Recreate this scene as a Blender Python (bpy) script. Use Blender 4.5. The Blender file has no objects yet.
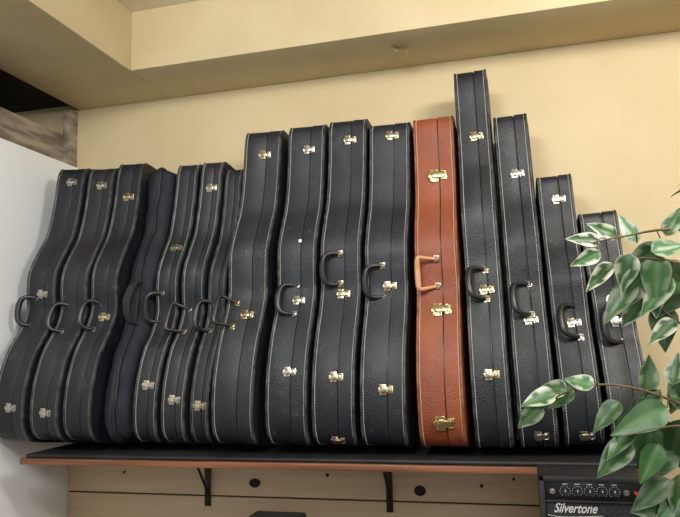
import bpy, bmesh, math, random, bisect
from mathutils import Vector, Matrix, noise
random.seed(7)
S = bpy.context.scene
COL = S.collection
S.view_settings.view_transform = 'Standard'
S.view_settings.look = 'None'
S.view_settings.exposure = 0.0

# ------------------------------------------------------------------ helpers
def link(o):
    COL.objects.link(o); return o
def mesh_from_bm(bm, name, mat=None, smooth=False):
    bmesh.ops.recalc_face_normals(bm, faces=bm.faces)
    me = bpy.data.meshes.new(name); bm.to_mesh(me); bm.free()
    if mat:
        for m in (mat if isinstance(mat, (list, tuple)) else [mat]): me.materials.append(m)
    if smooth:
        me.shade_smooth()
        try: me.set_sharp_from_angle(angle=math.radians(40))
        except Exception: pass
    return me
def obj(name, me, parent=None, mw=None, label=None, cat=None, **kw):
    o = bpy.data.objects.new(name, me); link(o)
    if parent: o.parent = parent
    if mw is not None: o.matrix_local = mw
    if label: o["label"] = label
    if cat: o["category"] = cat
    for k, v in kw.items(): o[k] = v
    return o
def add_box(bm, lo, hi, bev=0.0, seg=2, mi=0):
    r = bmesh.ops.create_cube(bm, size=1.0)
    vs = r['verts']
    for v in vs:
        v.co = Vector([lo[i] + (v.co[i] + 0.5) * (hi[i] - lo[i]) for i in range(3)])
    fs = set(f for v in vs for f in v.link_faces)
    for f in fs: f.material_index = mi
    if bev > 0:
        es = list(set(e for v in vs for e in v.link_edges))
        bmesh.ops.bevel(bm, geom=es, offset=bev, segments=seg, affect='EDGES', profile=0.5)
def box_me(name, lo, hi, mat, bev=0.0, seg=2):
    bm = bmesh.new(); add_box(bm, lo, hi, bev, seg)
    return mesh_from_bm(bm, name, mat, smooth=bev > 0)
def add_cyl(bm, c, axis, r, h, n=20, r2=None):
    m = Matrix.Translation(Vector(c)) @ Vector(axis).to_track_quat('Z', 'Y').to_matrix().to_4x4()
    bmesh.ops.create_cone(bm, cap_ends=True, segments=n, radius1=r, radius2=r if r2 is None else r2, depth=h, matrix=m)
def add_tube(bm, pts, rad, n=8, caps=True):
    pts = [Vector(p) for p in pts]; rings = []
    prev = None
    for i, p in enumerate(pts):
        t = (pts[min(i+1, len(pts)-1)] - pts[max(i-1, 0)]).normalized()
        if prev is None:
            a = t.orthogonal().normalized()
        else:
            a = (prev - t * prev.dot(t)).normalized()
        prev = a; b = t.cross(a)
        r = rad[i] if isinstance(rad, (list, tuple)) else rad
        rings.append([bm.verts.new(p + (a*math.cos(2*math.pi*k/n) + b*math.sin(2*math.pi*k/n))*r) for k in range(n)])
    for i in range(len(rings)-1):
        for k in range(n):
            bm.faces.new([rings[i][k], rings[i][(k+1) % n], rings[i+1][(k+1) % n], rings[i+1][k]])
    if caps:
        bm.faces.new(rings[0]); bm.faces.new(rings[-1])
def catmull(P, n, closed=True):
    out = []; N = len(P)
    for i in range(N if closed else N-1):
        if closed: p = [Vector(P[(i+k-1) % N]) for k in range(4)]
        else: p = [Vector(P[min(max(i+k-1, 0), N-1)]) for k in range(4)]
        for j in range(n):
            t = j/n
            out.append(0.5*((2*p[1]) + (p[2]-p[0])*t + (2*p[0]-5*p[1]+4*p[2]-p[3])*t*t + (3*p[1]-p[0]-3*p[2]+p[3])*t**3))
    if not closed: out.append(Vector(P[-1]))
    return out

# ------------------------------------------------------------------ materials
def mat(name, c1, c2=None, rough=0.5, metal=0.0, nscale=8.0, bump=0.0, bscale=200.0, spec=0.5, contrast=(0.35, 0.65), stretch=None, coords='Object'):
    m = bpy.data.materials.new(name); m.use_nodes = True
    nt = m.node_tree; b = nt.nodes['Principled BSDF']
    b.inputs['Roughness'].default_value = rough
    b.inputs['Metallic'].default_value = metal
    b.inputs['Specular IOR Level'].default_value = spec
    tc = nt.nodes.new('ShaderNodeTexCoord'); mp = nt.nodes.new('ShaderNodeMapping')
    nt.links.new(tc.outputs[coords], mp.inputs[0])
    if stretch: mp.inputs['Scale'].default_value = stretch
    nz = nt.nodes.new('ShaderNodeTexNoise'); nz.inputs['Scale'].default_value = nscale; nz.inputs['Detail'].default_value = 6
    nt.links.new(mp.outputs[0], nz.inputs['Vector'])
    cr = nt.nodes.new('ShaderNodeValToRGB')
    cr.color_ramp.elements[0].position = contrast[0]; cr.color_ramp.elements[1].position = contrast[1]
    cr.color_ramp.elements[0].color = (*c1, 1); cr.color_ramp.elements[1].color = (*(c2 or c1), 1)
    nt.links.new(nz.outputs['Fac'], cr.inputs[0]); nt.links.new(cr.outputs[0], b.inputs['Base Color'])
    if bump > 0:
        n2 = nt.nodes.new('ShaderNodeTexNoise'); n2.inputs['Scale'].default_value = bscale; n2.inputs['Detail'].default_value = 3
        nt.links.new(mp.outputs[0], n2.inputs['Vector'])
        bp = nt.nodes.new('ShaderNodeBump'); bp.inputs['Strength'].default_value = bump; bp.inputs['Distance'].default_value = 0.002
        nt.links.new(n2.outputs['Fac'], bp.inputs['Height']); nt.links.new(bp.outputs[0], b.inputs['Normal'])
    return m

M_yel = mat('painted_wall_cream', (.61, .49, .28), (.68, .56, .335), .7, nscale=1.5, bump=.25, bscale=60)
M_soff = mat('painted_beam_cream', (.59, .48, .275), (.67, .56, .345), .65, nscale=3, bump=.3, bscale=40)
M_white = mat('white_wall_paint', (.86, .88, .89), (.91, .92, .93), .7, nscale=2, bump=.1, bscale=50)
M_ceil = mat('ceiling_paint', (.80, .74, .60), (.85, .79, .66), .8, nscale=2)
M_floor = mat('floor_carpet', (.12, .10, .09), (.18, .15, .13), .95, nscale=40, bump=.5)
M_dark = mat('cavity_painted_shade', (.012, .012, .014), (.03, .028, .025), .95, nscale=6)  # near-black colour stands in for the shade inside the opening
M_joist = mat('weathered_joist_wood', (.18, .14, .105), (.46, .38, .29), .85, nscale=7, bump=.8, bscale=30, stretch=(3, .8, 5))
M_panel = mat('panel_wood', (.58, .43, .26), (.66, .51, .33), .5, nscale=3, stretch=(.6, 1, 14), bump=.1, bscale=20)
M_hole = mat('hole_black', (.008, .008, .008), None, .8)
M_edge = mat('shelf_reddish_wood', (.15, .055, .025), (.30, .12, .055), .45, nscale=6, stretch=(.4, 4, 10))
M_pad = mat('black_shelf_mat', (.006, .006, .008), (.016, .016, .019), .6, nscale=20, bump=.3, bscale=120)
M_iron = mat('bracket_black_iron', (.02, .018, .016), (.05, .04, .03), .5, .6, nscale=20)
M_chrome = mat('worn_nickel', (.38, .35, .29), (.66, .62, .54), .32, 1.0, nscale=90)
M_brass = mat('latch_brass', (.36, .29, .17), (.68, .59, .42), .32, 1.0, nscale=90)
M_brassO = mat('latch_brass_bright', (.62, .48, .22), (.90, .76, .42), .22, 1.0, nscale=90)
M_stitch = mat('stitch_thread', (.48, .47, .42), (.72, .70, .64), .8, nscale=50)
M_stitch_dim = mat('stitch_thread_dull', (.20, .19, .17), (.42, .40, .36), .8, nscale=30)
M_stitch_or = mat('stitch_thread_gold', (.70, .50, .26), (.80, .62, .36), .8, nscale=50)
M_rub = mat('handle_black_plastic', (.012, .012, .013), (.03, .03, .032), .34, nscale=20)
M_bind = mat('worn_binding', (.012, .013, .016), (.10, .10, .10), .45, nscale=30, contrast=(.42, .75))
M_bindO = mat('worn_russet_binding', (.15, .04, .016), (.32, .12, .055), .45, nscale=30, contrast=(.42, .72))
M_brownh = mat('handle_tan', (.55, .25, .12), (.70, .36, .20), .4, nscale=20)
M_tag = mat('paper_tag', (.80, .79, .75), (.85, .84, .82), .8)
M_zip = mat('zipper_tape', (.008, .008, .010), (.02, .02, .025), .6, nscale=200)
def tolex(name, c1, c2, rough, bump=.8, bscale=190, scuff=(.10, .10, .10), amt=.65, speck=(.32, .31, .29)):
    m = mat(name, c1, c2, rough, nscale=6, bump=bump, bscale=bscale, contrast=(.38, .75))
    nt = m.node_tree; b = nt.nodes['Principled BSDF']
    src = b.inputs['Base Color'].links[0].from_socket
    tc = nt.nodes.new('ShaderNodeTexCoord'); oi = nt.nodes.new('ShaderNodeObjectInfo')
    va = nt.nodes.new('ShaderNodeVectorMath'); va.operation = 'ADD'
    nt.links.new(tc.outputs['Object'], va.inputs[0]); nt.links.new(oi.outputs['Location'], va.inputs[1])
    def scuffs(scale, lo, hi, a, prev, stretch=(1, 1, 1), col=None):
        mp = nt.nodes.new('ShaderNodeMapping'); mp.inputs['Scale'].default_value = stretch
        nt.links.new(va.outputs[0], mp.inputs[0])
        n1 = nt.nodes.new('ShaderNodeTexNoise'); n1.inputs['Scale'].default_value = scale; n1.inputs['Detail'].default_value = 12; n1.inputs['Roughness'].default_value = .72
        nt.links.new(mp.outputs[0], n1.inputs['Vector'])
        r1 = nt.nodes.new('ShaderNodeValToRGB'); r1.color_ramp.elements[0].position = lo; r1.color_ramp.elements[1].position = hi
        r1.color_ramp.elements[1].color = (a, a, a, 1)
        nt.links.new(n1.outputs['Fac'], r1.inputs[0])
        mx = nt.nodes.new('ShaderNodeMix'); mx.data_type = 'RGBA'
        nt.links.new(r1.outputs[0], mx.inputs[0]); nt.links.new(prev, mx.inputs[6]); mx.inputs[7].default_value = (*(col or scuff), 1)
        return mx.outputs[2]
    c = scuffs(20, .59, .76, amt, src)
    c = scuffs(60, .65, .71, amt, c, (1.5, 1.5, .4))
    c = scuffs(45, .705, .725, .9, c, (1, 1, 1.3), speck)
    nt.links.new(c, b.inputs['Base Color'])
    n2 = nt.nodes.new('ShaderNodeTexNoise'); n2.inputs['Scale'].default_value = 9; n2.inputs['Detail'].default_value = 8
    nt.links.new(va.outputs[0], n2.inputs['Vector'])
    mr = nt.nodes.new('ShaderNodeMapRange'); mr.inputs[1].default_value = .3; mr.inputs[2].default_value = .7
    mr.inputs[3].default_value = rough-.05; mr.inputs[4].default_value = rough+.16
    nt.links.new(n2.outputs['Fac'], mr.inputs[0]); nt.links.new(mr.outputs[0], b.inputs['Roughness'])
    return m
TOL = [tolex('black_vinyl_a', (.006, .008, .012), (.014, .017, .023), .43),
       tolex('black_vinyl_b', (.005, .007, .011), (.012, .014, .021), .46),
       tolex('black_vinyl_c', (.009, .011, .015), (.019, .021, .026), .40),
       tolex('black_vinyl_warm', (.010, .010, .011), (.020, .020, .021), .45)]
M_orange = tolex('russet_vinyl', (.20, .045, .015), (.29, .072, .025), .46, bump=1.1, bscale=170, scuff=(.36, .15, .07), amt=.45, speck=(.42, .2, .1))
M_bag = mat('navy_nylon', (.005, .007, .014), (.012, .015, .026), .75, nscale=12, bump=.6, bscale=500)
M_ampb = mat('amp_black_vinyl', (.012, .012, .013), (.028, .028, .03), .5, nscale=20, bump=.6, bscale=300)
M_amppanel = mat('amp_panel_black', (.01, .01, .011), None, .3)
M_grille = mat('amp_grille_cloth', (.01, .01, .011), (.05, .05, .052), .8, nscale=300)
M_whitepaint = mat('white_print', (.75, .75, .74), None, .6)
M_knobred = mat('red_lens', (.7, .03, .02), None, .3)

# ------------------------------------------------------------------ camera
cam = bpy.data.cameras.new('camera'); cam.lens = 673*36/680; cam.sensor_width = 36
co = bpy.data.objects.new('camera', cam); link(co); S.camera = co
R = Vector((.9661, .2566, -.0282)); F = Vector((-.2510, .9594, .1283)).normalized()
R = (R - F*R.dot(F)).normalized(); U = R.cross(F)
mw = Matrix((R, U, -F)).transposed().to_4x4(); mw.translation = (0, -2.5, 1.6)
co.matrix_world = mw

# ------------------------------------------------------------------ room
def struct(name, lo, hi, m, label, bev=0):
    return obj(name, box_me(name, lo, hi, m, bev), label=label, kind='structure')
XL = -1.834
struct('floor', (XL-.6, -4.6, -.05), (2.6, .1, 0), M_floor, 'dark carpeted shop floor')
struct('wall_back', (XL-.6, 0, 0), (2.6, .1, 3.0), M_yel, 'cream yellow painted plaster wall')
struct('wall_left', (XL-.04, -4.6, 0), (XL, 0, 2.407), M_white, 'white painted partition wall ending below the beam')
struct('wall_right', (2.5, -4.6, 0), (2.6, 0, 3.0), M_yel, 'cream yellow painted side wall')
struct('ceiling', (XL-.6, -4.6, 2.91), (2.6, 0, 3.0), M_ceil, 'off-white painted ceiling')
struct('trim_1', (-1.384, -.31, 2.67), (2.5, 0, 2.91), M_soff, 'cream painted boxed soffit beam running along the wall', .004)
struct('trim_2', (XL, -4.6, 2.67), (-1.384, 0, 2.91), M_soff, 'cream painted boxed beam meeting the soffit', .004)
struct('trim_3', (XL-.10, -4.6, 2.38), (XL-.045, 0, 2.55), M_joist, 'weathered grey-brown wooden joist above the white partition', .003)
struct('wall_cavity', (XL-.6, -4.6, 0), (XL-.5, 0, 3.0), M_dark, 'cavity wall behind the partition, coloured dark to stand for shade')
struct('ceiling_cavity', (XL-.5, -4.6, 2.70), (XL-.0, -.0, 2.9), M_dark, 'block above the partition, coloured dark to stand for shade')
struct('trim_4', (XL-.045, -.05, 2.38), (XL-.005, 0, 2.66), M_joist, 'short rough wooden stud end in the corner', .003)
bm = bmesh.new()
P = [(-.39, -.215, 2.668), (-.355, -.235, 2.655), (-.325, -.20, 2.662), (-.35, -.185, 2.669), (-.338, -.165, 2.64), (-.372, -.195, 2.65)]
vs = [bm.verts.new(p) for p in P]
bm.faces.new([vs[0], vs[1], vs[2], vs[3]]); bm.faces.new([vs[3], vs[2], vs[4]]); bm.faces.new([vs[0], vs[3], vs[5]])
bmesh.ops.solidify(bm, geom=bm.faces[:], thickness=.002)
obj('trim_5', mesh_from_bm(bm, 'flake', M_soff), label='curled flake of peeling cream paint', kind='structure')

# wood panel below the shelf
bm = bmesh.new()
for (a, b) in ((.02, .505), (.51, 1.035), (1.041, 1.210)):
    add_box(bm, (XL+.003, -.022, a), (1.2, -.001, b), .0015)
pan = obj('wall_panel', None, label='light wood wall panel under the shelf with dark holes', cat='wall panel')
obj('board', mesh_from_bm(bm, 'board', M_panel, True), pan)
obj('groove', box_me('groove', (XL+.004, -.012, 1.033), (1.19, -.001, 1.043), M_hole), pan, label='dark horizontal groove')
for (x, z, rx, rz) in ((-1.009, 1.09, .022, .017), (-.377, 1.078, .021, .018), (-1.40, 1.155, .007, .006), (-.72, 1.125, .006, .006), (-.83, 1.145, .006, .005), (-.16, 1.10, .006, .006), (-1.57, 1.12, .005, .005), (-.05, 1.125, .005, .005)):
    bm = bmesh.new(); add_cyl(bm, (0, 0, 0), (0, 1, 0), 1, .004, 24)
    for v in bm.verts: v.co.x *= rx; v.co.z *= rz; v.co.y += -.0235
    for v in bm.verts: v.co.x += x; v.co.z += z
    obj('hole', mesh_from_bm(bm, 'hole', M_hole), pan, label='dark round hole')

# shelf
sh = obj('wall_shelf', None, label='long reddish wood wall shelf topped with a black mat', cat='shelf')
sh.location = (0, 0, -.019)
obj('board', box_me('shelf_board', (-1.70, -.466, 1.242), (.345, -.001, 1.262), M_edge, .003), sh)
obj('mat', box_me('shelf_mat', (-1.685, -.458, 1.2625), (.335, -.003, 1.2765), M_pad, .006, 3), sh, label='black cushioned mat')
for x in (-1.203, -.488, .20):
    bm = bmesh.new()
    add_box(bm, (x-.012, -.030, 1.02), (x+.012, -.023, 1.241), .001)
    add_box(bm, (x-.012, -.36, 1.235), (x+.012, -.023, 1.2415), .001)
    add_tube(bm, catmull([(x, -.03, 1.06), (x, -.05, 1.10), (x, -.12, 1.19), (x, -.17, 1.236)], 5, False), .005)
    obj('bracket', mesh_from_bm(bm, 'bracket', M_iron, True), sh, label='black iron shelf bracket')

# ------------------------------------------------------------------ case hardware (shared meshes)
def latch_mesh(m, s=1.0):
    bm = bmesh.new()
    add_box(bm, (-.026, 0, -.018), (-.003, .003, .018), .0012)
    add_box(bm, (.003, 0, -.013), (.020, .003, .013), .0012)
    add_box(bm, (-.021, .003, -.009), (.004, .0085, .009), .0025)
    add_box(bm, (.002, .0035, -.007), (.013, .0065, .007), .0015)
    add_box(bm, (-.030, .001, -.007), (-.024, .006, .007), .0015)
    for (x, z) in ((-.022, .0145), (-.022, -.0145), (-.007, .0145), (-.007, -.0145), (.016, .0095), (.016, -.0095)):
        add_cyl(bm, (x, .0035, z), (0, 1, 0), .002, .002, 10)
    add_tube(bm, [(.006, .005, -.010), (.011, .006, -.010), (.015, .0045, -.008), (.015, .0045, .008), (.011, .006, .010), (.006, .005, .010)], .0012, 6)
    for v in bm.verts: v.co *= s
    return mesh_from_bm(bm, 'latch', m, True)
L_chrome = latch_mesh(M_chrome, .88); L_brass = latch_mesh(M_brass, .92); L_brassO = latch_mesh(M_brassO, 1.25)
def handle_mesh(m, square=False):
    bm = bmesh.new()
    P = [(0, .006, -.050), (0, .022, -.052), (0, .043, -.048), (0, .055, -.033), (0, .059, 0), (0, .055, .033), (0, .043, .048), (0, .022, .052), (0, .006, .050)]
    if square: P = [(0, .006, -.044), (0, .030, -.047), (0, .057, -.050), (0, .066, -.042), (0, .067, 0), (0, .066, .042), (0, .057, .050), (0, .030, .047), (0, .006, .044)]
    pts = catmull(P, 4, False); n = len(pts)
    rad = [(.0055 + .0055*math.sin(math.pi*i/(n-1))**2)*(1 if not square else .85) for i in range(n)]
    add_tube(bm, pts, rad, 10)
    return mesh_from_bm(bm, 'handle', m, True)
H_black = handle_mesh(M_rub); H_brown = handle_mesh(M_brownh, True); H_sq = handle_mesh(M_rub, True)
def mount_mesh(m):
    bm = bmesh.new()
    add_box(bm, (-.009, 0, -.011), (.009, .0025, .011), .001)
    add_tube(bm, [Vector((.0080*math.cos(2*math.pi*i/12), .006+.005*math.cos(2*math.pi*i/12)*.3, .0080*math.sin(2*math.pi*i/12))) for i in range(13)], .0018, 6, False)
    add_cyl(bm, (0, .004, 0), (0, 1, 0), .003, .006, 10)
    return mesh_from_bm(bm, 'mount', m, True)
MT_c = mount_mesh(M_chrome); MT_b = mount_mesh(M_brass)

def outline(L, k=1.0, waist=1.0, neck=1.0, head=1.0):
    H = [(.10, .000), (.156, .010), (.190, .050), (.207, .12), (.209, .20), (.192, .29), (.160*waist, .375), (.144*waist, .44), (.156, .515), (.161, .580), (.136, .655), (.110*neck, .72), (.101*neck, .80), (.101*head, .88), (.105*head, .95), (.098*head, .985), (.070*head, 1.0)]
    H = [(w*k, z*L) for (w, z) in H]
    P = [(-w, z, 0) for (w, z) in H] + [(w, z, 0) for (w, z) in reversed(H)]
    return [Vector((p.x, p.y)) for p in catmull(P, 5, True)]
def normals(O):
    N = len(O); out = []
    for i in range(N):
        t = (O[(i+1) % N] - O[i-1]).normalized()
        out.append(Vector((t.y, -t.x)))
    A = sum(O[i].x*O[(i+1) % N].y - O[(i+1) % N].x*O[i].y for i in range(N))
    if A < 0: out = [-n for n in out]
    return out
def rings_mesh(name, O, Nn, prof, m, soft=None, alt=()):
    bm = bmesh.new(); R_ = []
    for (x, ins) in prof:
        ring = []
        for p, n in zip(O, Nn):
            q = p - n*ins
            v = Vector((x, q.x, q.y))
            if soft: v += noise.noise_vector(v*9 + Vector((3, 1, 2)))*soft + noise.noise_vector(v*28)*soft*.5
            ring.append(bm.verts.new(v))
        R_.append(ring)
    N = len(O)
    for s, (a, b) in enumerate(zip(R_[:-1], R_[1:])):
        for i in range(N):
            f = bm.faces.new([a[i], a[(i+1) % N], b[(i+1) % N], b[i]])
            if s in alt: f.material_index = 1
    bm.faces.new(R_[0]); bm.faces.new(R_[-1])
    return mesh_from_bm(bm, name, m, True)
def stitch_mesh(O, Nn, xs, m, pitch=.0085, ln=.0055, w=.0017):
    bm = bmesh.new(); N = len(O)
    d = [0]
    for i in range(N): d.append(d[-1] + (O[(i+1) % N]-O[i]).length)
    tot = d[-1]; cnt = int(tot/pitch)
    def at(s):
        s %= tot
        i = min(bisect.bisect_right(d, s)-1, N-1); t = (s-d[i])/(d[i+1]-d[i])
        return O[i].lerp(O[(i+1) % N], t), Nn[i].lerp(Nn[(i+1) % N], t).normalized()
    for x in xs:
        for k in range(cnt):
            p0, n0 = at(k*pitch); p1, n1 = at(k*pitch+ln)
            a = p0 + n0*.0011; b = p1 + n1*.0011; a2 = p0 - n0*.001; b2 = p1 - n1*.001
            v = [bm.verts.new((x-w/2, a.x, a.y)), bm.verts.new((x+w/2, a.x, a.y)), bm.verts.new((x+w/2, b.x, b.y)), bm.verts.new((x-w/2, b.x, b.y)),
                 bm.verts.new((x-w/2, a2.x, a2.y)), bm.verts.new((x+w/2, a2.x, a2.y)), bm.verts.new((x+w/2, b2.x, b2.y)), bm.verts.new((x-w/2, b2.x, b2.y))]
            for f in ((0, 1, 2, 3), (0, 1, 5, 4), (1, 2, 6, 5), (2, 3, 7, 6), (3, 0, 4, 7)): bm.faces.new([v[j] for j in f])
    me = bpy.data.meshes.new('stitching'); bm.to_mesh(me); bm.free(); me.materials.append(m)
    return me
def frame(O, Nn, L, t, x):
    best = min((i for i in range(len(O)) if O[i].x < -.03), key=lambda i: abs(O[i].y - t*L))
    p = O[best]; n = Nn[best]
    Y = Vector((0, n.x, n.y)); X = Vector((1, 0, 0)); Z = X.cross(Y)
    M = Matrix((X, Y, Z)).transposed().to_4x4(); M.translation = Vector((x, p.x, p.y))
    return M

GROUP = 'instrument cases standing on the shelf'
BASE_Z = 1.2580
def place(root, xb, xt, L, k, O, T, head=1.0, yaw=0, push=0.0):
    ymx = .207*k; yh = .105*k*head
    lean = math.atan((ymx - yh)/(L*.80))
    psi = (xt-xb)/L
    rot = Matrix.Rotation(yaw, 4, 'Z') @ Matrix.Rotation(psi, 4, 'Y') @ Matrix.Rotation(-lean, 4, 'X')
    zs = []; ys = []
    for p in O:
        for x in (-T/2, T/2):
            q = rot @ Vector((x, p.x, p.y)); zs.append(q.z); ys.append(q.y)
    root.matrix_world = Matrix.Translation((xb, -max(ys) - .005 - push, BASE_Z - min(zs))) @ rot

def make_case(xb, xt, T, L, k=1.0, vin=0, latches=(), handle=.43, flop=50, lab='', brass=True, waist=1.0, neck=1.0, head=1.0, yaw=0, push=0.018, orange=False, seamf=.60, dim=False, hx=.34, sq=False, inner=False):
    L -= .006
    root = obj('guitar_case', None, label=lab, cat='instrument case', group=GROUP)
    O = outline(L, k, waist, neck, head); Nn = normals(O)
    m = [M_orange, M_bindO] if orange else [TOL[vin], M_bind]
    x0 = -T/2; x1 = T/2; xs = x0 + T*seamf
    prof = [(x0+.001, .040), (x0+.004, .014), (x0+.0035, .006), (x0+.0035, .001), (x0+.006, -.0022), (x0+.0095, -.0022), (x0+.012, .0004), (x0+.016, 0), (xs-.004, 0), (xs-.0015, .0015), (xs-.001, .006)]
    obj('body', rings_mesh('case_body', O, Nn, prof, m, alt=(3, 4, 5)), root)
    prof = [(xs+.001, .006), (xs+.0015, -.0002), (xs+.003, -.0018), (x1-.016, -.0012), (x1-.012, -.0008), (x1-.0095, -.0032), (x1-.006, -.0032), (x1-.0035, .0005), (x1-.0035, .006), (x1-.004, .014), (x1-.001, .040)]
    obj('lid', rings_mesh('case_lid', O, Nn, prof, m, alt=(1, 4, 5, 6)), root)
    obj('seam', rings_mesh('case_seam', O, Nn, [(xs-.003, .0045), (xs+.003, .0045)], M_rub), root, label='dark seam core between body and lid')
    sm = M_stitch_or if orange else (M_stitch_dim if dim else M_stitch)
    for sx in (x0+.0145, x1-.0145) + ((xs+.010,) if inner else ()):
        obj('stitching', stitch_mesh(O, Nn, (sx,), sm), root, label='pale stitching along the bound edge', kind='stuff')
    if orange: lm, mm = L_brassO, MT_b
    else: lm, mm = (L_brass if brass else L_chrome), (MT_b if brass else MT_c)
    for t in latches:
        obj('latch', lm, root, frame(O, Nn, L, t, xs) @ Matrix.Translation((0, .0012, 0)), label='metal draw latch')
    hm = frame(O, Nn, L, handle, x0 + T*hx)
    rel = Matrix.Translation((0, .005, 0)) @ Matrix.Rotation(math.radians(flop), 4, 'Z')
    h = obj('handle', H_brown if orange else (H_sq if sq else H_black), root, hm @ rel)
    hz = .044 if (sq or orange) else .050
    for s in (-1, 1):
        obj('handle_mount', mm, h, rel.inverted() @ Matrix.Translation((0, .001, s*hz)), label='small metal handle mount')
    place(root, xb, xt, L, k, O, T, head=head, yaw=yaw, push=push)
    return root, O, Nn, L, xs

cases = []
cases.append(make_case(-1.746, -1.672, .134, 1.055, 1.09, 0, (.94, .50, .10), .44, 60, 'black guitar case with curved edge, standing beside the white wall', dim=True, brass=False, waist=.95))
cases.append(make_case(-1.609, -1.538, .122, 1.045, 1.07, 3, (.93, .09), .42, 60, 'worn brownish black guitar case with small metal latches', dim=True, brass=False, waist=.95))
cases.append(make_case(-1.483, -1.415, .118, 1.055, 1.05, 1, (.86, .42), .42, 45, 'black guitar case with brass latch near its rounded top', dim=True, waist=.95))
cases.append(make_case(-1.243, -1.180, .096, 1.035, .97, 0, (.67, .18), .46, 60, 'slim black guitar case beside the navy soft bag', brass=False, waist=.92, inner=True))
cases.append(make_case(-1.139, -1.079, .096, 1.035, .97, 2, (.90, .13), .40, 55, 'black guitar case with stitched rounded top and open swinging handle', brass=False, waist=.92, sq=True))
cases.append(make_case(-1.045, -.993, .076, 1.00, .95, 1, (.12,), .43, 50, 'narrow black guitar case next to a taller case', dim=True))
cases.append(make_case(-.908, -.866, .152, 1.125, 1.05, 2, (.915, .375), .37, 50, 'large black guitar case with square handle and scuffed vinyl', sq=True, hx=.28))
cases.append(make_case(-.7275, -.700, .146, 1.130, 1.03, 0, (.91, .42, .20), .415, 66, 'black guitar case with white mark and three latches', brass=False, inner=True, hx=.5))
cases.append(make_case(-.5745, -.548, .146, 1.135, 1.02, 1, (.925, .43, .18, .015), .50, 66, 'black guitar case with four latches and white stitching', hx=.5))
cases.append(make_case(-.4165, -.398, .150, 1.105, 1.02, 0, (.95, .455, .145), .47, 66, 'black guitar case beside the russet case', hx=.42))
cases.append(make_case(-.238, -.246, .146, 1.11, 1.02, 0, (.80, .37, .065), .49, 60, 'russet brown guitar case with brass latches and tan handle', orange=True, hx=.50))
cases.append(make_case(-.089, -.113, .118, 1.270, .99, 2, (.795, .375, .165), .39, 60, 'tall narrow black bass case rising above the others', head=.95, hx=.56))
cases.append(make_case(.038, .012, .118, 1.095, .95, 0, (.80, .335, .03), .405, 60, 'black case with bright white edge stitching', brass=False, hx=.60, inner=True))
cases.append(make_case(.165, .140, .118, .87, .92, 1, (.90, .41, .03), .42, 60, 'shorter black instrument case with small latches', brass=False, waist=1.05, hx=.68))
cases.append(make_case(.297, .268, .124, .735, .88, 2, (.88, .48, .04), .47, 60, 'smallest black instrument case with white price tag', brass=False, waist=1.08, hx=.62))

def decal(case, t, x, w, h, m, name, lab, rot=0):
    root, O, Nn, L, xs = case
    me = box_me(name, (-w/2, 0, -h/2), (w/2, .0009, h/2), m)
    obj(name, me, root, frame(O, Nn, L, t, x) @ Matrix.Translation((0, .0016, 0)) @ Matrix.Rotation(rot, 4, 'Y'), label=lab)
decal(cases[7], .60, .01, .010, .012, M_tag, 'sticker', 'small white sticker', .3)
root, O, Nn, L, xs = cases[14]
fm = frame(O, Nn, L, .47, -.01)
bm = bmesh.new()
add_cyl(bm, (.0, .065, -.070), (0, 1, 0), .015, .0012, 20)
tg = obj('price_tag', mesh_from_bm(bm, 'tag', M_tag), root, fm, label='round white price tag on string')
bm = bmesh.new(); add_tube(bm, [(-.02, .045, -.035), (-.005, .058, -.045), (0, .065, -.056)], .0008, 6)
obj('string', mesh_from_bm(bm, 'string', M_tag), tg)

# ------------------------------------------------------------------ soft gig bag
bag = obj('gig_bag', None, label='navy black soft padded gig bag squeezed between hard cases', cat='gig bag', group=GROUP)
T = .104; L = 1.015
O = outline(L, 1.0, 1.03, 1.05, 1.05); Nn = normals(O)
prof = []
for i in range(13):
    s = -1 + 2*i/12
    prof.append((s*T/2, .040*(1-math.sqrt(max(0, 1-s*s*.98)))))
obj('body', rings_mesh('bag_body', O, Nn, prof, M_bag, soft=.010), bag)
zp = rings_mesh('bag_zip', O, Nn, [(-.014, .004), (-.012, -.0065), (-.004, -.0075), (-.003, -.010), (.003, -.010), (.004, -.0075), (.012, -.0065), (.014, .004)], M_zip, soft=.010)
obj('zipper', zp, bag, label='black zipper tape around the side')
fm = frame(O, Nn, L, .47, .01)
bm = bmesh.new()
pts = catmull([(0, .004, -.08), (-.012, .03, -.06), (-.02, .045, 0), (-.012, .03, .06), (0, .004, .08)], 5, False)
for i in range(len(pts)-1):
    a, b = pts[i], pts[i+1]
    v = [bm.verts.new(a+Vector((-.014, 0, 0))), bm.verts.new(a+Vector((.014, 0, 0))), bm.verts.new(b+Vector((.014, 0, 0))), bm.verts.new(b+Vector((-.014, 0, 0)))]
    bm.faces.new(v)
bmesh.ops.remove_doubles(bm, verts=bm.verts, dist=1e-5)
bmesh.ops.solidify(bm, geom=bm.faces[:], thickness=.003)
obj('strap', mesh_from_bm(bm, 'strap', M_zip, True), bag, fm, label='webbing carry strap')
place(bag, -1.358, -1.292, L, 1.0, O, T, head=1.05)
bag.location.z += .004; bag.location.y -= .018

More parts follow.
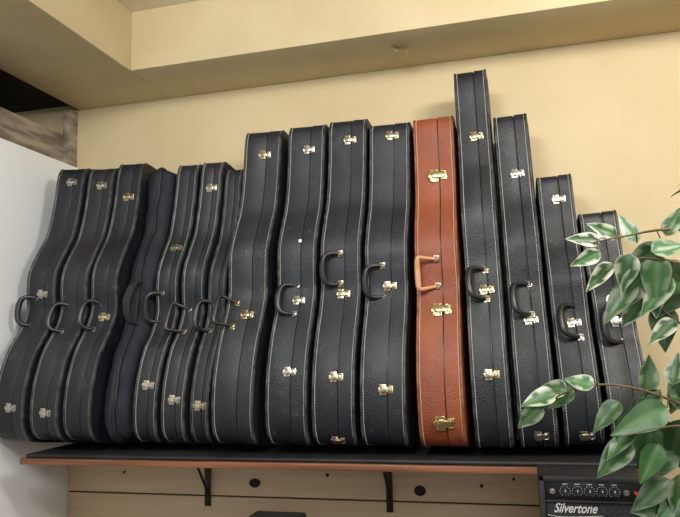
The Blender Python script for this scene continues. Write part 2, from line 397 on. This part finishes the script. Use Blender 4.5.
# ------------------------------------------------------------------ practice amp
amp = obj('guitar_amplifier', None, label='small black practice amplifier with knobs and script lettering', cat='amplifier')
amp.location = (.152, -.665, .984)
obj('cabinet', box_me('amp_cab', (-.128, .004, 0), (.128, .15, .275), M_ampb, .008, 3), amp)
bm = bmesh.new()
for lo, hi in (((-.128, -.010, 0), (-.114, .006, .275)), ((.114, -.010, 0), (.128, .006, .275)), ((-.128, -.010, .262), (.128, .006, .275)), ((-.128, -.010, 0), (.128, .006, .014)), ((-.128, -.008, .212), (.128, .005, .217))):
    add_box(bm, lo, hi, .002)
obj('front_frame', mesh_from_bm(bm, 'amp_frame', M_ampb, True), amp)
obj('control_panel', box_me('amp_panel', (-.113, -.002, .2175), (.113, .004, .2615), M_amppanel, .001), amp)
obj('grille', box_me('amp_grille', (-.113, -.001, .0145), (.113, .004, .2115), M_grille), amp)
bm = bmesh.new()
add_cyl(bm, (0, -.008, 0), (0, 1, 0), .0085, .012, 20, .007); add_box(bm, (-.001, -.0155, .001), (.001, -.013, .007))
kn = mesh_from_bm(bm, 'knob', M_rub, True)
bm = bmesh.new()
for i in range(11):
    a = math.radians(-140 + 28*i); c = Vector((.0125*math.sin(a), -.0023, .0125*math.cos(a)))
    add_box(bm, c-Vector((.0008, .0006, .0008)), c+Vector((.0008, .0006, .0008)))
add_box(bm, (-.006, -.0026, .0165), (.006, -.0018, .0185)); add_box(bm, (-.001, -.0165, .001), (.001, -.0154, .0065))
dl = mesh_from_bm(bm, 'dial', M_whitepaint)
for x in (-.065, -.036, -.007, .022, .051):
    k = obj('knob', kn, amp, Matrix.Translation((x, 0, .238)))
    obj('dial_marks', dl, k, Matrix.Identity(4))
def jack(x):
    bm = bmesh.new(); add_cyl(bm, (x, -.004, .238), (0, 1, 0), .0075, .006, 6); add_cyl(bm, (x, -.006, .238), (0, 1, 0), .005, .008, 14)
    obj('jack', mesh_from_bm(bm, 'jack', M_chrome), amp, label='chrome input jack')
jack(-.096); jack(.078)
bm = bmesh.new(); add_cyl(bm, (.099, -.004, .238), (0, 1, 0), .004, .006, 14)
obj('power_light', mesh_from_bm(bm, 'lamp', M_knobred), amp, label='red power light')
def text_mesh(s, size, shear, ext, m):
    cu = bpy.data.curves.new('txt', 'FONT'); cu.body = s; cu.size = size; cu.shear = shear; cu.extrude = ext; cu.align_x = 'CENTER'; cu.offset = size*.012
    o = bpy.data.objects.new('t', cu); link(o)
    bpy.context.view_layer.update()
    me = bpy.data.meshes.new_from_object(o.evaluated_get(bpy.context.evaluated_depsgraph_get()))
    bpy.data.objects.remove(o); me.materials.clear(); me.materials.append(m)
    return me
tm = text_mesh('Silvertone', .032, .45, .001, M_whitepaint)
obj('lettering', tm, amp, Matrix.Translation((-.045, -.0025, .187)) @ Matrix.Rotation(math.pi/2, 4, 'X') @ Matrix.Diagonal((.78, 1, 1, 1)), label='white slanted script lettering')
bm = bmesh.new(); add_tube(bm, catmull([(-.110, -.003, .180), (-.08, -.003, .176), (-.04, -.003, .177), (.02, -.003, .181)], 5, False), .0008, 6)
obj('underline', mesh_from_bm(bm, 'ul', M_whitepaint), amp)
cb = obj('speaker_cabinet', None, label='large black speaker cabinet standing on the floor', cat='speaker'); cb.location = (.155, -.61, 0)
obj('body', box_me('spk', (-.26, -.1, .02), (.26, .12, .983), M_ampb, .01, 3), cb)
obj('grille', box_me('spkg', (-.23, -.108, .06), (.23, -.098, .94), M_grille, .003), cb)
for x in (-.2, .2):
    for y in (-.06, .08):
        bm = bmesh.new(); add_cyl(bm, (x, y, .0105), (0, 0, 1), .02, .021, 16)
        obj('foot', mesh_from_bm(bm, 'foot', M_rub), cb)
a2 = obj('amplifier_head', None, label='black amplifier with pale control strip below the shelf', cat='amplifier'); a2.location = (-.68, -.50, 0)
obj('cabinet', box_me('a2', (-.17, -.07, .02), (.0, .10, 1.084), M_ampb, .008, 3), a2)
obj('control_strip', box_me('a2p', (-.16, -.074, 1.045), (-.01, -.068, 1.076), M_whitepaint, .001), a2, label='pale control strip')
for x in (-.14, -.02):
    for y in (-.05, .07):
        bm = bmesh.new(); add_cyl(bm, (x, y, .0105), (0, 0, 1), .012, .021, 16)
        obj('foot', mesh_from_bm(bm, 'foot', M_rub), a2)

# ------------------------------------------------------------------ plant
M_leaf = bpy.data.materials.new('leaf_green'); M_leaf.use_nodes = True
nt = M_leaf.node_tree; b = nt.nodes['Principled BSDF']
at = nt.nodes.new('ShaderNodeAttribute'); at.attribute_name = 'leafcol'
nt.links.new(at.outputs['Color'], b.inputs['Base Color']); b.inputs['Roughness'].default_value = .4
M_stem = mat('stem_brown', (.10, .07, .035), (.17, .12, .06), .8, nscale=30)
M_pot = mat('terracotta', (.35, .12, .05), (.45, .18, .09), .8, nscale=10)
M_soil = mat('soil', (.03, .02, .012), (.06, .04, .025), .95, nscale=50, bump=.8)
plant = obj('potted_ficus', None, label='leafy green artificial ficus with variegated pointed leaves', cat='potted plant')
plant.location = (.50, -1.08, 0)
PX, PY = .50, -1.08
bm = bmesh.new()
prof = [(0, .0), (.13, 0), (.135, .01), (.17, .26), (.185, .262), (.185, .30), (.165, .30), (.160, .26), (0, .255)]
n = 40; rr = []
for (r, z) in prof:
    rr.append([bm.verts.new((max(r, .001)*math.cos(2*math.pi*k/n), max(r, .001)*math.sin(2*math.pi*k/n), z)) for k in range(n)])
for a, c in zip(rr[:-1], rr[1:]):
    for k in range(n): bm.faces.new([a[k], a[(k+1) % n], c[(k+1) % n], c[k]])
bm.faces.new(rr[0]); bm.faces.new(rr[-1])
obj('pot', mesh_from_bm(bm, 'pot', M_pot, True), plant)
bm = bmesh.new(); add_cyl(bm, (0, 0, .268), (0, 0, 1), .158, .02, 32)
obj('soil', mesh_from_bm(bm, 'soil', M_soil), plant)
def loc(p): return Vector((p[0]-PX, p[1]-PY, p[2]))
bm = bmesh.new()
for ph in (0, 2.1, 4.2):
    pts = [Vector((.018*math.cos(ph+z*4), .018*math.sin(ph+z*4), z)) for z in [.25 + .075*i for i in range(24)]]
    add_tube(bm, pts, [.011-.0003*i for i in range(24)], 8)
obj('trunk', mesh_from_bm(bm, 'trunk', M_stem, True), plant)
Yp = -1.10
branches = [
    [(.50, -1.08, 1.62), (.40, Yp, 1.76), (.30, Yp-.02, 1.80), (.20, Yp, 1.795), (.14, Yp, 1.785)],
    [(.50, -1.08, 1.60), (.38, Yp, 1.70), (.28, Yp-.03, 1.74), (.22, Yp, 1.75), (.17, Yp, 1.73)],
    [(.50, -1.08, 1.30), (.40, Yp, 1.40), (.28, Yp, 1.475), (.18, Yp-.02, 1.51), (.10, Yp, 1.505), (.02, Yp, 1.465)],
    [(.50, -1.08, 1.28), (.38, Yp-.05, 1.40), (.28, Yp-.05, 1.44), (.17, Yp-.04, 1.42)],
    [(.50, -1.08, 1.50), (.38, Yp, 1.58), (.30, Yp, 1.62), (.24, Yp, 1.68)],
    [(.50, -1.08, 1.15), (.38, Yp, 1.26), (.29, Yp, 1.32), (.22, Yp, 1.29)],
    [(.50, -1.08, 1.70), (.42, Yp, 1.82), (.38, Yp, 1.88)],
    [(.50, -1.08, 1.5), (.62, -1.0, 1.65), (.75, -.95, 1.72)],
    [(.50, -1.08, 1.3), (.63, -1.2, 1.45), (.78, -1.25, 1.5)],
    [(.50, -1.08, 1.6), (.50, -1.25, 1.8), (.5, -1.35, 1.9)],
]
bm = bmesh.new(); BP = []
for B in branches:
    pts = catmull([loc(p) for p in B], 6, False); BP.append(pts)
    add_tube(bm, pts, [.0040 - .0026*i/len(pts) for i in range(len(pts))], 6)
allp = [p for pts in BP for p in pts]
bmL = bmesh.new(); cl = bmL.verts.layers.float_color.new('leafcol')
def leaf(p, tipdir, nrm, ln, var):
    t = Vector(tipdir).normalized(); nn = Vector(nrm); nn = (nn - t*nn.dot(t)).normalized(); s = t.cross(nn)
    wid = ln*random.uniform(.26, .35); rows = []
    droop = random.uniform(.05, .25); g = random.uniform(.55, 1.3)
    K = 12
    for i in range(K+1):
        u = i/K
        w = wid*(math.sin(math.pi*u**.66)**.9 if 0 < u < 1 else 0)*(1-.30*u) + .0006
        c = p + t*ln*u - nn*ln*droop*u*u
        row = []
        for j in (-1, -.72, -.35, 0, .35, .72, 1):
            q = c + s*w*j + nn*(abs(j)*w*.25 + .06*w*math.sin(9*u+j))
            v = bmL.verts.new(q)
            gr = Vector((.040, .115, .035))*g if abs(j) > .1 else Vector((.09, .18, .06))*g
            if var > 0 and (abs(j) > .9 or (abs(j) > .6 and math.sin(u*13+j*3+g*9) > -.2)): gr = gr.lerp(Vector((.62, .66, .50)), min(1, var*1.1))
            v[cl] = (*gr, 1); row.append(v)
        rows.append(row)
    for a, c in zip(rows[:-1], rows[1:]):
        for j in range(6):
            f = bmL.faces.new([a[j], a[j+1], c[j+1], c[j]]); f.smooth = True
def near(p):
    return min(allp, key=lambda q: (q-p).length)
def place_leaf(x, z, ang, ln, var, dy=0.0):
    base = loc((x, Yp+dy+random.uniform(-.03, .03), z)); a = math.radians(ang)
    t = Vector((math.cos(a), random.uniform(-.35, .35), math.sin(a)))
    nrm = Vector((random.uniform(-.6, .5), -1, random.uniform(-.1, 1.1)))
    q = near(base)
    add_tube(bm, [q, q.lerp(base, .5)+Vector((0, 0, .004)), base], .0012, 5)
    leaf(base, t, nrm, ln, var)
LV = [(.165, 1.79, 175, .075, .9), (.16, 1.765, 205, .07, .9), (.20, 1.80, 150, .07, .6), (.185, 1.745, 215, .085, .8), (.215, 1.76, 250, .08, .5),
      (.235, 1.785, 110, .07, .4), (.25, 1.76, 20, .07, .3), (.24, 1.735, 240, .10, .7), (.225, 1.71, 225, .095, .2), (.26, 1.715, 275, .095, .6), (.275, 1.74, 320, .08, .2),
      (.28, 1.79, 70, .07, .4), (.25, 1.69, 235, .09, .8), (.27, 1.66, 260, .085, .1), (.285, 1.63, 225, .08, .5), (.30, 1.61, 280, .09, .2), (.295, 1.68, 350, .08, .1),
      (.265, 1.75, 245, .10, .2), (.285, 1.71, 235, .10, .5), (.28, 1.775, 200, .09, .3), (.30, 1.70, 250, .09, .2),
      (.06, 1.495, 195, .075, .6), (.035, 1.475, 215, .065, .2), (.085, 1.50, 165, .065, .4), (.10, 1.495, 215, .075, .1), (.13, 1.51, 160, .065, .5),
      (.175, 1.48, 215, .085, .1), (.19, 1.46, 255, .10, .05), (.20, 1.43, 220, .095, .2), (.215, 1.49, 300, .09, .0), (.235, 1.46, 250, .11, .1), (.225, 1.50, 70, .07, .2), (.25, 1.44, 290, .10, .1),
      (.265, 1.49, 330, .09, .2), (.19, 1.41, 235, .09, .3), (.27, 1.51, 80, .07, .4), (.28, 1.45, 250, .10, .0), (.235, 1.405, 235, .09, .0), (.255, 1.47, 200, .11, .0), (.28, 1.41, 230, .10, .2), (.27, 1.38, 210, .09, .1),
      (.25, 1.34, 225, .09, .1), (.265, 1.35, 260, .09, .4), (.25, 1.30, 220, .07, .1), (.27, 1.30, 280, .10, .1), (.29, 1.36, 300, .09, .2), (.265, 1.28, 240, .07, .6), (.235, 1.285, 190, .06, .3),
      (.285, 1.32, 230, .10, .2), (.30, 1.55, 250, .09, .1), (.305, 1.53, 230, .09, .3), (.21, 1.455, 235, .11, .0), (.23, 1.435, 270, .10, .1), (.25, 1.50, 225, .09, .1)]
for (x, z, a, l, v) in LV: place_leaf(x, z, a + random.uniform(-14, 14), l*random.uniform(.85, 1.1), v)
for pts in BP[6:]:
    for k in range(22):
        p = random.choice(pts[3:]); base = p + Vector((random.uniform(-.05, .05), random.uniform(-.05, .05), random.uniform(-.05, .05)))
        add_tube(bm, [p, base], .0012, 5)
        leaf(base, (random.uniform(-1, 1), random.uniform(-1, 1), random.uniform(-.8, .4)), (random.uniform(-.3, .3), -.5, 1), .075, random.choice((0, .2, .6)))
obj('branches', mesh_from_bm(bm, 'branches', M_stem, True), plant)
me = bpy.data.meshes.new('foliage'); bmL.to_mesh(me); bmL.free(); me.materials.append(M_leaf)
obj('foliage', me, plant, kind='stuff', label='green pointed leaves with cream edges')

# ------------------------------------------------------------------ lights
def area(name, loc_, tgt, size, power, color):
    l = bpy.data.lights.new(name, 'AREA'); l.energy = power; l.size = size; l.color = color
    o = bpy.data.objects.new(name, l); link(o); o.location = loc_
    o.rotation_euler = (Vector(tgt)-Vector(loc_)).to_track_quat('-Z', 'Y').to_euler()
area('ceiling_light_a', (.8, -1.6, 2.85), (.2, -.2, 1.8), .5, 40, (1, .97, .90))
area('ceiling_light_b', (-.6, -2.4, 2.85), (-1.8, -.5, 1.4), .7, 50, (.98, .99, 1))
area('room_fill', (.6, -4.2, 2.2), (-.5, 0, 1.5), 1.4, 24, (1, .98, .94))  # soft fill added from behind the camera, not a fixture
w = bpy.data.worlds.new('world'); S.world = w; w.use_nodes = True
w.node_tree.nodes['Background'].inputs[0].default_value = (.94, .95, 1, 1)
w.node_tree.nodes['Background'].inputs[1].default_value = .20
